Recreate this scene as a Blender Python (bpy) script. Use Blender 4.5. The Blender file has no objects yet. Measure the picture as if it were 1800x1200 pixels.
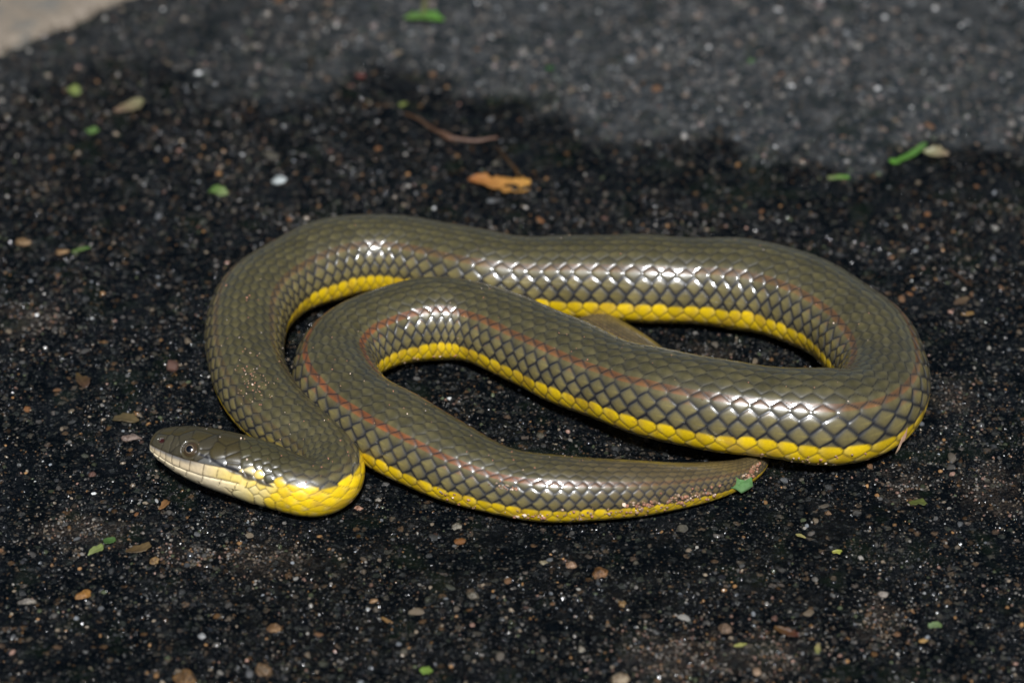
import bpy, bmesh, math, random
import numpy as np
from mathutils import Vector, Matrix

random.seed(7)
rng = np.random.default_rng(11)
sc = bpy.context.scene
COL = sc.collection

# ------------------------------------------------------------------ camera
PX = 0.30 / 1800.0                       # metres per photograph pixel at the aim point
ELEV = math.radians(35.0)
FPX = 100.0 / 36.0 * 1800.0              # focal length in photograph pixels
DIST = FPX * PX
cam_loc = np.array([0.0, -DIST * math.cos(ELEV), DIST * math.sin(ELEV)])
FWD = -cam_loc / np.linalg.norm(cam_loc)
RGT = np.array([1.0, 0.0, 0.0])
UPV = np.cross(RGT, FWD)
cd = bpy.data.cameras.new("camera")
cd.lens = 100.0
cd.sensor_width = 36.0
cd.clip_start = 0.02
cd.clip_end = 200.0
cam = bpy.data.objects.new("camera", cd)
cam.location = cam_loc
cam.rotation_euler = (math.pi / 2 - ELEV, 0, 0)
COL.objects.link(cam)
sc.camera = cam
cd.dof.use_dof = True
cd.dof.focus_distance = 0.776
cd.dof.aperture_fstop = 8.5
cd.dof.aperture_blades = 9

# ------------------------------------------------------------------ light
SUN_EL, SUN_AZ = math.radians(52), math.radians(-90 + 4)   # azimuth of the direction TO the light
world = bpy.data.worlds.new("World")
sc.world = world
world.use_nodes = True
wn, wl = world.node_tree.nodes, world.node_tree.links
bgn = wn["Background"]
sky = wn.new("ShaderNodeTexSky")
sky.sky_type = 'NISHITA'
sky.sun_disc = False
sky.sun_elevation = SUN_EL
sky.sun_rotation = math.pi / 2 - SUN_AZ
wl.new(sky.outputs[0], bgn.inputs[0])
bgn.inputs[1].default_value = 0.025
sd = bpy.data.lights.new("sun", 'SUN')
sd.energy = 5.0
sd.angle = math.radians(6.5)
sd.color = (0.985, 0.99, 1.0)
sun = bpy.data.objects.new("sun", sd)
tol = Vector((math.cos(SUN_EL) * math.cos(SUN_AZ), math.cos(SUN_EL) * math.sin(SUN_AZ), math.sin(SUN_EL)))
sun.rotation_euler = tol.to_track_quat('Z', 'Y').to_euler()
sun.location = tol * 2
COL.objects.link(sun)
vs = sc.view_settings
vs.view_transform = 'Standard'
vs.look = 'None'
vs.exposure = 0.14
vs.gamma = 1.0
sc.render.engine = 'CYCLES'
sc.cycles.use_denoising = True
sc.cycles.max_bounces = 6
sc.cycles.sample_clamp_indirect = 3.0

# ------------------------------------------------------------------ measuring helpers
def P(u, v, z=0.0):
    """point of the place at height z that stands at photograph pixel (u, v)"""
    d = FWD * FPX + RGT * (u - 900.0) - UPV * (v - 600.0)
    t = (z - cam_loc[2]) / d[2]
    return cam_loc + d * t

def PXAT(u, v, z=0.0):
    p = P(u, v, z)
    return float(np.dot(p - cam_loc, FWD)) / FPX

def proj(a):
    d = a - cam_loc
    w = d @ FWD
    return 900 + d @ RGT / w * FPX, 600 - d @ UPV / w * FPX, w

def hash2(ix, iy, seed):
    h = (ix.astype(np.int64) * 374761393 + iy.astype(np.int64) * 668265263 + seed * 1442695041) & 0x7fffffff
    h = ((h ^ (h >> 13)) * 1274126177) & 0x7fffffff
    h = ((h ^ (h >> 16)) * 1103515245 + 12345) & 0x7fffffff
    return (h & 0xffffff) / float(0xffffff)

def vnoise(x, y, seed=0):
    ix, iy = np.floor(x), np.floor(y)
    fx, fy = x - ix, y - iy
    fx = fx * fx * (3 - 2 * fx); fy = fy * fy * (3 - 2 * fy)
    a = hash2(ix, iy, seed); b = hash2(ix + 1, iy, seed)
    c = hash2(ix, iy + 1, seed); d = hash2(ix + 1, iy + 1, seed)
    return (a * (1 - fx) + b * fx) * (1 - fy) + (c * (1 - fx) + d * fx) * fy

def fbm(x, y, seed=0, octv=4):
    s, amp, tot = 0, 1.0, 0
    for o in range(octv):
        s = s + amp * vnoise(x * 2 ** o + 17.3 * o, y * 2 ** o - 9.1 * o, seed + o)
        tot += amp; amp *= 0.5
    return s / tot

def sstep(a, b, x):
    t = np.clip((x - a) / (b - a), 0, 1)
    return t * t * (3 - 2 * t)

def srgb(r, g, b):
    f = lambda c: (c / 255 / 12.92) if c / 255 <= 0.04045 else ((c / 255 + 0.055) / 1.055) ** 2.4
    return np.array([f(r), f(g), f(b)])

def mesh_from(name, verts, faces, smooth=True, col=None):
    me = bpy.data.meshes.new(name)
    verts = np.asarray(verts, dtype=np.float32)
    faces = np.asarray(faces, dtype=np.int32)
    n = faces.shape[1]
    me.vertices.add(len(verts)); me.vertices.foreach_set("co", verts.ravel())
    me.loops.add(faces.size); me.loops.foreach_set("vertex_index", faces.ravel())
    me.polygons.add(len(faces))
    me.polygons.foreach_set("loop_start", np.arange(0, faces.size, n, dtype=np.int32))
    me.polygons.foreach_set("loop_total", np.full(len(faces), n, dtype=np.int32))
    me.polygons.foreach_set("use_smooth", np.full(len(faces), smooth, dtype=bool))
    if col is not None:
        at = me.color_attributes.new("tint", 'FLOAT_COLOR', 'POINT')
        c4 = np.ones((len(verts), 4), dtype=np.float32); c4[:, :col.shape[1]] = col
        at.data.foreach_set("color", c4.ravel())
    me.update(calc_edges=True)
    me.validate()
    return me

def add_obj(name, me, mat=None, parent=None, loc=None):
    o = bpy.data.objects.new(name, me)
    COL.objects.link(o)
    if mat is not None:
        me.materials.clear(); me.materials.append(mat)
    if parent is not None:
        o.parent = parent
    if loc is not None:
        o.location = loc
    return o

def tag(o, label, cat, group=None):
    o["label"] = label; o["category"] = cat
    if group: o["group"] = group
    return o

# ------------------------------------------------------------------ materials
def new_mat(name):
    m = bpy.data.materials.new(name); m.use_nodes = True
    nt = m.node_tree
    return m, nt.nodes, nt.links, nt.nodes["Principled BSDF"]

def noise(n, l, scale, detail=4, rough=0.6, coord="Object"):
    tc = n.new("ShaderNodeTexCoord"); t = n.new("ShaderNodeTexNoise")
    t.inputs["Scale"].default_value = scale; t.inputs["Detail"].default_value = detail
    t.inputs["Roughness"].default_value = rough
    l.new(tc.outputs[coord], t.inputs["Vector"])
    return t

def ramp(n, l, src, pts):
    r = n.new("ShaderNodeValToRGB")
    el = r.color_ramp.elements
    while len(el) < len(pts): el.new(0.5)
    for e, (p, c) in zip(el, pts):
        e.position = p; e.color = (*c, 1)
    l.new(src, r.inputs[0])
    return r

def mixc(n, l, kind, fac, a, b):
    m = n.new("ShaderNodeMix"); m.data_type = 'RGBA'; m.blend_type = kind
    for s, v in ((m.inputs["Factor"], fac), (m.inputs["A"], a), (m.inputs["B"], b)):
        if hasattr(v, "links"): l.new(v, s)
        else: s.default_value = v if isinstance(v, float) else (*v, 1)
    return m.outputs["Result"]

def bump(n, l, b, src, strength, dist, prev=None):
    k = n.new("ShaderNodeBump"); k.inputs["Strength"].default_value = strength
    k.inputs["Distance"].default_value = dist
    l.new(src, k.inputs["Height"])
    if prev is not None: l.new(prev, k.inputs["Normal"])
    return k.outputs["Normal"]

def mat_ground():
    m, n, l, b = new_mat("wet_asphalt")
    at = n.new("ShaderNodeAttribute"); at.attribute_name = "tint"       # x dry layer, y silt film, z moss
    sp = n.new("ShaderNodeSeparateColor"); l.new(at.outputs["Color"], sp.inputs[0])
    n1 = noise(n, l, 420, 5, 0.65); n4 = noise(n, l, 110, 4, 0.75); n2 = noise(n, l, 1500, 4, 0.7); n3 = noise(n, l, 35, 4)
    wet = ramp(n, l, n1.outputs[0], [(0.3, (0.0008, 0.0016, 0.0028)), (0.55, (0.0022, 0.0036, 0.0052)), (0.72, (0.012, 0.0135, 0.0135))])
    dry = ramp(n, l, n1.outputs[0], [(0.25, (0.014, 0.020, 0.024)), (0.5, (0.037, 0.041, 0.044)), (0.72, (0.072, 0.072, 0.071))])
    dry2 = mixc(n, l, 'MULTIPLY', 0.6, dry.outputs[0], ramp(n, l, n3.outputs[0], [(0.3, (0.55, 0.6, 0.62)), (0.7, (1.1, 1.05, 1.0))]).outputs[0])
    dry2 = mixc(n, l, 'MULTIPLY', 1.0, dry2, ramp(n, l, n4.outputs[0], [(0.38, (0.30, 0.42, 0.46)), (0.5, (0.95, 0.96, 0.98)), (0.6, (2.1, 2.0, 1.95))]).outputs[0])
    c = mixc(n, l, 'MIX', sp.outputs[0], wet.outputs[0], dry2)
    silt = ramp(n, l, n2.outputs[0], [(0.45, (0.012, 0.011, 0.010)), (0.62, (0.11, 0.085, 0.065))])
    c = mixc(n, l, 'MIX', sp.outputs[1], c, silt.outputs[0])
    c = mixc(n, l, 'MIX', sp.outputs[2], c, (0.012, 0.020, 0.009))
    hts = []
    for vscale, thr, gain in ((420, 0.55, 0.85), (1000, 0.45, 0.8)):     # aggregate too fine to build: pale chips in black binder
        tc = n.new("ShaderNodeTexCoord"); vo = n.new("ShaderNodeTexVoronoi"); vo.inputs["Scale"].default_value = vscale
        wv = n.new("ShaderNodeVectorMath"); wv.operation = 'ADD'
        nz = noise(n, l, vscale * 1.3, 2); sv = n.new("ShaderNodeVectorMath"); sv.operation = 'SCALE'; sv.inputs["Scale"].default_value = 0.9 / vscale
        l.new(nz.outputs["Color"], sv.inputs[0]); l.new(tc.outputs["Object"], wv.inputs[0]); l.new(sv.outputs[0], wv.inputs[1]); l.new(wv.outputs[0], vo.inputs["Vector"])
        sc3 = n.new("ShaderNodeSeparateColor"); l.new(vo.outputs["Color"], sc3.inputs[0])
        chip = ramp(n, l, sc3.outputs[0], [(0.0, (0.014, 0.017, 0.019)), (0.35, (0.046, 0.048, 0.046)), (0.55, (0.030, 0.036, 0.028)), (0.75, (0.088, 0.078, 0.062)), (0.9, (0.105, 0.058, 0.026)), (1.0, (0.17, 0.17, 0.165))])
        chip2 = mixc(n, l, 'MULTIPLY', 0.7, chip.outputs[0], ramp(n, l, n2.outputs[0], [(0.35, (0.25,) * 3), (0.65, (1.4,) * 3)]).outputs[0])
        core = ramp(n, l, vo.outputs["Distance"], [(0.28, (1,) * 3), (0.46, (0,) * 3)])
        pick = ramp(n, l, sc3.outputs[1], [(thr, (0,) * 3), (thr + 0.25, (gain,) * 3)])
        mk = mixc(n, l, 'MULTIPLY', 1.0, core.outputs[0], pick.outputs[0])
        c = mixc(n, l, 'MIX', mk, c, chip2)
        hts.append(core.outputs[0])
    l.new(c, b.inputs["Base Color"])
    rr = ramp(n, l, sp.outputs[0], [(0.0, (0.26,) * 3), (1.0, (0.9,) * 3)])
    l.new(rr.outputs[0], b.inputs["Roughness"])
    n5 = noise(n, l, 75, 4, 0.7)
    spc = ramp(n, l, n5.outputs[0], [(0.45, (0.02,) * 3), (0.66, (0.22,) * 3)])
    spm = mixc(n, l, 'MIX', sp.outputs[0], spc.outputs[0], (0.05, 0.05, 0.05))
    l.new(spm, b.inputs["Specular IOR Level"])
    k = bump(n, l, b, n2.outputs[0], 1.0, 0.0007)
    for hh_ in hts: k = bump(n, l, b, hh_, 0.5, 0.0004, k)
    k = bump(n, l, b, n1.outputs[0], 0.6, 0.0008, k)
    l.new(k, b.inputs["Normal"])
    return m

def mat_tint(name, rough=0.3, spec=0.5, nscale=900, nstr=0.35, vary=0.25, bdist=0.0003):
    m, n, l, b = new_mat(name)
    at = n.new("ShaderNodeAttribute"); at.attribute_name = "tint"
    t = noise(n, l, nscale, 4)
    c = mixc(n, l, 'MULTIPLY', vary, at.outputs["Color"], ramp(n, l, t.outputs[0], [(0.3, (0.4, 0.4, 0.4)), (0.7, (1.3, 1.3, 1.3))]).outputs[0])
    l.new(c, b.inputs["Base Color"])
    b.inputs["Roughness"].default_value = rough
    b.inputs["Specular IOR Level"].default_value = spec
    if name == "wet_grains":                              # alpha holds each grain's own wetness
        l.new(ramp(n, l, at.outputs["Alpha"], [(0.0, (0.62,) * 3), (1.0, (0.18,) * 3)]).outputs[0], b.inputs["Roughness"])
        l.new(ramp(n, l, at.outputs["Alpha"], [(0.0, (0.12,) * 3), (1.0, (0.6,) * 3)]).outputs[0], b.inputs["Specular IOR Level"])
    if nstr: l.new(bump(n, l, b, t.outputs[0], nstr, bdist), b.inputs["Normal"])
    return m

def mat_plain(name, c1, c2, rough=0.4, nscale=600, nstr=0.4, bdist=0.0004, coat=0.0, trans=0.0):
    m, n, l, b = new_mat(name)
    t = noise(n, l, nscale, 5)
    r = ramp(n, l, t.outputs[0], [(0.4, tuple(c1)), (0.6, tuple(c2))])
    l.new(r.outputs[0], b.inputs["Base Color"])
    b.inputs["Roughness"].default_value = rough
    if coat:
        b.inputs["Coat Weight"].default_value = coat; b.inputs["Coat Roughness"].default_value = 0.08
    l.new(bump(n, l, b, t.outputs[0], nstr, bdist), b.inputs["Normal"])
    return m

def mat_stone():
    m, n, l, b = new_mat("aggregate_stone")
    oi = n.new("ShaderNodeObjectInfo")
    r = n.new("ShaderNodeValToRGB"); r.color_ramp.interpolation = 'CONSTANT'
    cols = [(0.0, (0.050, 0.047, 0.043)), (0.13, (0.10, 0.085, 0.066)), (0.26, (0.030, 0.032, 0.033)), (0.40, (0.14, 0.07, 0.030)),
            (0.48, (0.075, 0.068, 0.05)), (0.60, (0.16, 0.125, 0.085)), (0.70, (0.040, 0.043, 0.030)), (0.80, (0.10, 0.105, 0.11)),
            (0.88, (0.18, 0.075, 0.022)), (0.93, (0.11, 0.055, 0.04)), (0.965, (0.26, 0.25, 0.23))]
    el = r.color_ramp.elements
    while len(el) < len(cols): el.new(0.5)
    for e, (p, c) in zip(el, cols): e.position = p; e.color = (*c, 1)
    l.new(oi.outputs["Random"], r.inputs[0])
    t = noise(n, l, 900, 5, 0.7)
    c = mixc(n, l, 'MULTIPLY', 0.8, r.outputs[0], ramp(n, l, t.outputs[0], [(0.33, (0.3, 0.3, 0.32)), (0.66, (1.25, 1.22, 1.15))]).outputs[0])
    l.new(c, b.inputs["Base Color"])
    b.inputs["Roughness"].default_value = 0.38
    l.new(bump(n, l, b, t.outputs[0], 0.6, 0.0004), b.inputs["Normal"])
    return m

def mat_skin():
    m, n, l, b = new_mat("snake_skin")
    at = n.new("ShaderNodeAttribute"); at.attribute_name = "tint"
    t = noise(n, l, 1100, 4, 0.65); t2 = noise(n, l, 90, 3)
    c = mixc(n, l, 'MULTIPLY', 0.35, at.outputs["Color"], ramp(n, l, t.outputs[0], [(0.3, (0.62, 0.62, 0.62)), (0.7, (1.2, 1.2, 1.2))]).outputs[0])
    c = mixc(n, l, 'MULTIPLY', 0.25, c, ramp(n, l, t2.outputs[0], [(0.3, (0.75, 0.78, 0.8)), (0.7, (1.15, 1.1, 1.05))]).outputs[0])
    l.new(c, b.inputs["Base Color"])
    rr = ramp(n, l, t2.outputs[0], [(0.3, (0.28,) * 3), (0.7, (0.42,) * 3)])
    l.new(rr.outputs[0], b.inputs["Roughness"])
    b.inputs["Specular IOR Level"].default_value = 0.5
    t3 = noise(n, l, 17, 2)
    cw = ramp(n, l, t3.outputs[0], [(0.38, (0.25,) * 3), (0.58, (1.0,) * 3)])
    l.new(cw.outputs[0], b.inputs["Coat Weight"]); b.inputs["Coat Roughness"].default_value = 0.09
    l.new(bump(n, l, b, t.outputs[0], 0.10, 0.0002), b.inputs["Normal"])
    return m

M_GROUND = mat_ground()
M_STONE = mat_stone()
M_GRAIN = mat_tint("wet_grains", 0.16, 0.5, 2500, 0.2, 0.5)
M_SAND = mat_tint("stuck_sand", 0.45, 0.35, 2500, 0.3, 0.3)
M_SKIN = mat_skin()
M_LEAF = mat_tint("leaf_skin", 0.42, 0.35, 700, 0.5, 0.35, 0.0004)

# ------------------------------------------------------------------ ground
def dist_poly(px, py, poly):
    """signed vertical offset of pixel rows from a polyline v(u): positive above the line in the picture"""
    xs = [p[0] for p in poly]; ys = [p[1] for p in poly]
    return np.interp(px, xs, ys) - py

edge_pts = [(-900, 330), (-200, 300), (0, 210), (120, 130), (200, 95), (300, 120), (380, 175), (480, 190), (570, 180), (620, 130), (740, 140), (820, 165),
            (900, 185), (980, 190), (1010, 225), (1100, 258), (1180, 262), (1260, 245), (1340, 270), (1420, 285), (1480, 312), (1540, 300),
            (1590, 265), (1650, 250), (1760, 258), (1900, 250), (2800, 260)]
def axis(lo, hi, step, far):
    core = np.arange(lo, hi + step / 2, step)
    g = step * 1.35 ** np.arange(1, 40); g = np.cumsum(g); g = g[g < far]
    return np.concatenate([(lo - g)[::-1], core, hi + g])
gx = axis(-0.21, 0.21, 0.0012, 40)
gy = axis(-0.17, 0.30, 0.0012, 60)
GX, GY = np.meshgrid(gx, gy)
gu, gv, gw = proj(np.stack([GX, GY, np.zeros_like(GX)], -1))
gu = np.where(gw < 0.1, 900, gu); gv = np.where(gw < 0.1, 3000, gv)

def dry_mask(u, v, x, y):
    off = dist_poly(u, v, edge_pts) + (fbm(x * 90, y * 90, 5) - 0.5) * 75 + (fbm(x * 400, y * 400, 6) - 0.5) * 30
    return sstep(-14, 26, off) * np.interp(u, [150, 560, 700], [0.42, 0.62, 1.0])
def ground_h(x, y, dry):
    far = np.clip((np.hypot(x, y) - 0.35) / 0.3, 0, 1)
    h = (fbm(x * 260, y * 260, 1, 3) - 0.5) * 0.0012 + (fbm(x * 700, y * 700, 2, 2) - 0.5) * 0.0006
    h = h * (1 - far) + (fbm(x * 22, y * 22, 3, 3) - 0.5) * 0.0014
    return h - 0.0002 + dry * 0.0022
DRY = dry_mask(gu, gv, GX, GY)
GZ = ground_h(GX, GY, DRY)
silt_spots = [(150, 930, 110, 45), (470, 980, 130, 40), (1190 + 400, 850, 60, 45), (1740, 860, 70, 60), (1545, 1090, 60, 50), (1190, 1150, 140, 60), (60, 560, 80, 40),
              (330, 975, 70, 30), (1250, 620, 60, 20), (1680, 700, 60, 40), (1350, 1150, 90, 50)]
SILT = np.zeros_like(GX)
for (su, sv, ru, rv) in silt_spots:
    d2 = ((gu - su) / ru) ** 2 + ((gv - sv) / rv) ** 2
    SILT = np.maximum(SILT, np.exp(-d2))
SILT = sstep(0.35, 0.75, SILT * 0.75 + (fbm(GX * 350, GY * 350, 8) - 0.5) * 0.9) * (1 - DRY) * 0.5
MOSS = sstep(0.6, 0.78, fbm(GX * 110, GY * 110, 9)) * 0.3
nx, ny = len(gx), len(gy)
idx = np.arange(nx * ny).reshape(ny, nx)
gf = np.stack([idx[:-1, :-1], idx[:-1, 1:], idx[1:, 1:], idx[1:, :-1]], -1).reshape(-1, 4)
gme = mesh_from("ground", np.stack([GX, GY, GZ], -1).reshape(-1, 3), gf, True, np.stack([DRY, SILT, MOSS], -1).reshape(-1, 3))
ground = add_obj("ground", gme, M_GROUND)
ground["kind"] = "structure"

def gz_at(x, y):
    x = np.asarray(x, float); y = np.asarray(y, float)
    u, v, w = proj(np.stack([x, y, np.zeros_like(x)], -1))
    return ground_h(x, y, dry_mask(u, v, x, y))

# pale paving slab beyond the far left corner
def build_slab():
    a, b_ = P(-260, 214), P(330, -36)
    dirv = (b_ - a)[:2]; L = np.linalg.norm(dirv); dirv /= L
    nrm = np.array([-dirv[1], dirv[0]])
    a2 = a[:2] - dirv * 1.5
    n1, prof = 420, [(0.0, -0.002), (0.0, 0.002), (0.0006, 0.0036), (0.002, 0.0045), (0.006, 0.0048), (0.03, 0.005), (0.3, 0.005), (1.6, 0.005)]
    ss = np.concatenate([np.linspace(0, 1.45, 30), np.linspace(1.46, 1.5 + L + 0.05, n1), np.linspace(1.6 + L, 3.0, 12)])
    V = []
    for s in ss:
        w = (fbm(np.array([s * 120.0]), np.array([1.5]), 31)[0] - 0.5) * 0.010 + (fbm(np.array([s * 600.0]), np.array([4.5]), 32)[0] - 0.5) * 0.003
        for (d, z) in prof:
            q = a2 + dirv * s + nrm * (d + w * max(0, 1 - d / 0.25))
            V.append((q[0], q[1], z + (random.random() - 0.5) * 0.0005 * (z > 0)))
    k = len(prof); F = []
    for i in range(len(ss) - 1):
        for j in range(k - 1):
            F.append((i * k + j, (i + 1) * k + j, (i + 1) * k + j + 1, i * k + j + 1))
    m, n, l, b = new_mat("pale_concrete")
    t = noise(n, l, 55, 5); t2 = noise(n, l, 600, 4)
    c = ramp(n, l, t.outputs[0], [(0.35, (0.14, 0.135, 0.12)), (0.5, (0.20, 0.165, 0.125)), (0.68, (0.24, 0.20, 0.16))])
    cc = mixc(n, l, 'MULTIPLY', 0.5, c.outputs[0], ramp(n, l, t2.outputs[0], [(0.3, (0.5,) * 3), (0.7, (1.2,) * 3)]).outputs[0])
    l.new(cc, b.inputs["Base Color"]); b.inputs["Roughness"].default_value = 0.8
    l.new(bump(n, l, b, t2.outputs[0], 0.6, 0.001), b.inputs["Normal"])
    o = add_obj("pavement", mesh_from("pavement", V, F), m)
    o["kind"] = "structure"
build_slab()

# ------------------------------------------------------------------ snake
# stations along the body, head first: picture position, radius in picture pixels, extra height in pixels
HEAD_LEN = 215.0
ST = [
    (270, 773, 50, 34), (337, 794, 50, 30), (400, 814, 55, 22), (470, 837, 55, 12), (530, 858, 54, 4), (568, 858, 53, 0), (587, 842, 53, 1), (588, 820, 53, 2),
    (569, 793, 54, 2), (525, 760, 58, 2), (478, 722, 63, 0), (443, 670, 66, 0), (430, 605, 68, 0), (450, 532, 72, 0),
    (515, 484, 72, 0), (600, 453, 72, 0), (690, 448, 71, 0), (775, 463, 73, 0), (862, 482, 73, 0), (935, 488, 74, 0), (1010, 489, 75, 2), (1100, 491, 77, 3),
    (1200, 495, 80, 0), (1300, 501, 81, 0), (1390, 521, 82, 0), (1463, 556, 82, 0), (1520, 602, 82, 0), (1551, 654, 82, 0), (1546, 701, 83, 2),
    (1512, 728, 84, 8), (1455, 735, 85, 16), (1390, 730, 85, 24), (1300, 720, 83, 30), (1203, 704, 82, 30), (1105, 680, 79, 22), (1010, 643, 77, 10), (912, 598, 75, 3),
    (825, 566, 73, 0), (745, 563, 73, 0), (672, 580, 73, 0), (615, 608, 72, 0), (588, 645, 72, 0), (600, 690, 74, 0), (645, 732, 76, 0), (703, 766, 76, 0),
    (765, 799, 73, 0), (840, 833, 66, 0), (920, 855, 61, 0), (1005, 861, 58, 0), (1102, 860, 53, 0), (1205, 853, 41, 0), (1280, 839, 29, 0),
    (1327, 818, 21, 0), (1333, 793, 20, 0), (1305, 757, 22, 0), (1230, 693, 26, 0), (1140, 625, 27, 0), (1078, 585, 26, 0), (1020, 548, 21, 0), (960, 515, 13, 0), (915, 498, 4, 0)]
KB = 0.90
pts, rad = [], []
for (u, v, r, lift) in ST:
    z = 0.0
    for _ in range(5):
        k = PXAT(u, v, z); z = (r * KB + lift) * k
    pts.append(P(u, v, z)); rad.append(r * k)
pts = np.array(pts); rad = np.array(rad)

def catmull(p, n):
    d = np.sqrt(np.linalg.norm(np.diff(p[:, :3], axis=0), axis=1)); t = np.concatenate([[0], np.cumsum(d)])
    # natural cubic spline per component
    m = len(p); A = np.zeros((m, m)); B = np.zeros((m, p.shape[1])); h = np.diff(t)
    A[0, 0] = A[-1, -1] = 1
    for i in range(1, m - 1):
        A[i, i - 1] = h[i - 1]; A[i, i] = 2 * (h[i - 1] + h[i]); A[i, i + 1] = h[i]
        B[i] = 6 * ((p[i + 1] - p[i]) / h[i] - (p[i] - p[i - 1]) / h[i - 1])
    Mm = np.linalg.solve(A, B)
    q = np.linspace(0, t[-1], n); i = np.clip(np.searchsorted(t, q) - 1, 0, m - 2)
    a = (t[i + 1] - q)[:, None]; b = (q - t[i])[:, None]; hh = h[i][:, None]
    return Mm[i] * a ** 3 / (6 * hh) + Mm[i + 1] * b ** 3 / (6 * hh) + (p[i] / hh - Mm[i] * hh / 6) * a + (p[i + 1] / hh - Mm[i + 1] * hh / 6) * b

dense = catmull(np.concatenate([pts, rad[:, None]], 1), 12000)
def gsm(a, sig):
    k = np.arange(-3 * sig, 3 * sig + 1); w = np.exp(-k ** 2 / (2 * sig * sig)); w /= w.sum()
    p0 = np.repeat(a[:1], 3 * sig, 0) * 2 - a[1:3 * sig + 1][::-1]; p1 = np.repeat(a[-1:], 3 * sig, 0) * 2 - a[-3 * sig - 1:-1][::-1]
    e = np.concatenate([p0, a, p1])
    return np.stack([np.convolve(e[:, c], w, 'valid') for c in range(a.shape[1])], 1)
dense = gsm(dense, 45)
seg = np.linalg.norm(np.diff(dense[:, :3], axis=0), axis=1)
S = np.concatenate([[0], np.cumsum(seg)])
SPX = S / PX                                        # arc length in picture pixels
TOT = SPX[-1]
ring_s = np.concatenate([np.array([0.05, 0.3, 0.7, 1.2, 1.8, 2.5, 3.3, 4.2]), np.arange(5.2, 60, 1.3), np.arange(60, 230, 1.8), np.arange(230, TOT, 2.35)])
C = np.stack([np.interp(ring_s, SPX, dense[:, c]) for c in range(3)], 1)
R = np.interp(ring_s, SPX, dense[:, 3]) / PX        # radius in px units of PX metres
R *= 1 + sstep(500, 900, ring_s) * (0.020 * np.sin(ring_s / 41.0 + 1.0) + 0.014 * np.sin(ring_s / 23.7 + 2.2))     # slack muscle under the skin
T = np.gradient(C, ring_s, axis=0); T /= np.linalg.norm(T, axis=1)[:, None]
SIDE = np.cross(T, [0, 0, 1.0]); SIDE /= np.linalg.norm(SIDE, axis=1)[:, None]
UPR = np.cross(SIDE, T)
roll = np.interp(ring_s, [0, 60, 150, 260, 330, 420, 560, 20000], [-24, -25, -27, -26, -18, -6, 0, 0])
ra = np.radians(roll)[:, None]
# rotation of frame about T
SIDE2 = SIDE * np.cos(ra) + np.cross(T, SIDE) * np.sin(ra)
UP2 = UPR * np.cos(ra) + np.cross(T, UPR) * np.sin(ra)
hx = np.array([0, 0.3, 1.2, 2.5, 6, 12, 20, 30, 45, 60, 80, 105, 130, 155, 180, 215, 240]) * 1.1
def prof(v):
    f = np.interp(np.sqrt(ring_s), np.sqrt(hx), v)
    g = np.convolve(np.concatenate([np.repeat(f[:1], 6), f, np.repeat(f[-1:], 6)]), np.ones(13) / 13, 'valid')
    return np.where(ring_s < 10, f, g)
w_h = prof([0, 7, 14, 19, 25.5, 31, 36, 39, 45, 50, 55, 58, 58, 56, 55, 54, 54])
t_h = prof([0, 5, 10, 13.5, 18.5, 23, 27.5, 31, 37, 41, 45, 48, 50, 52, 53, 54, 54])
b_h = prof([0, 5, 10, 13.5, 18, 22.5, 26.5, 30, 35, 39, 42, 45, 46, 47, 48, 49, 49])
mixh = sstep(190, 240, ring_s)
W = w_h * (1 - mixh) + R * mixh
TT = t_h * (1 - mixh) + R * mixh
BB = b_h * (1 - mixh) + R * KB * mixh
tipf = np.sqrt(np.clip((TOT - ring_s) / 30, 0, 1)); W *= tipf; TT *= tipf; BB *= tipf
NA = 224
TH = np.linspace(0, 2 * np.pi, NA, endpoint=False)
# lattice parameter
Ls = np.interp(ring_s, [0, 150, 300, 450, 900], [16.5, 16.5, 18, 22, 27]) * 1.0
Ls = np.where(ring_s > 900, 0.375 * R, Ls)
Ls = np.maximum(Ls, 9)
Pp = np.concatenate([[0], np.cumsum(np.diff(ring_s) / (0.5 * (Ls[1:] + Ls[:-1])))])
alpha = np.degrees((TH - np.pi / 2 + np.pi) % (2 * np.pi) - np.pi)          # signed angle from the back
wd = np.array([11.0, 11.5, 12, 12.5, 14, 14.5, 15.5, 19.5, 21])                # row 0 (spine) .. row 8
bnd = np.concatenate([[0, wd[0] / 2], wd[0] / 2 + np.cumsum(wd[1:])])
def rowc(a):
    return np.interp(np.abs(a), np.concatenate([bnd, [180]]), np.concatenate([[0, 0.5], np.arange(1.5, 9.5, 1), [8.5 + (180 - bnd[-1]) / 20]])) * np.sign(a)
RHO = rowc(alpha)
Pg, Rg = np.meshgrid(Pp, RHO, indexing='ij')
neckm = sstep(900, 420, ring_s)[:, None]                # rows are more even on the neck
Rg = Rg * (1 - neckm) + np.sign(alpha)[None, :] * np.minimum(np.abs(alpha) / 15.0, 8.5 + (np.abs(alpha) - 127.5) / 20.0 * (np.abs(alpha) > 127.5))[None, :] * neckm
Xg, Ag = np.meshgrid(ring_s, alpha, indexing='ij')
jit = (fbm(Pg * 0.7, Rg * 0.7, 41, 2) - 0.5)
Pj = Pg + jit * 0.26; Rj = Rg + (fbm(Pg * 0.6 + 50, Rg * 0.6, 43, 2) - 0.5) * 0.24
F1 = np.full(Pg.shape, 9.0); F2 = F1.copy(); KI = np.zeros(Pg.shape); MI = KI.copy(); DP = KI.copy(); DQ = KI.copy()
kr = np.round(Rj)
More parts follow.
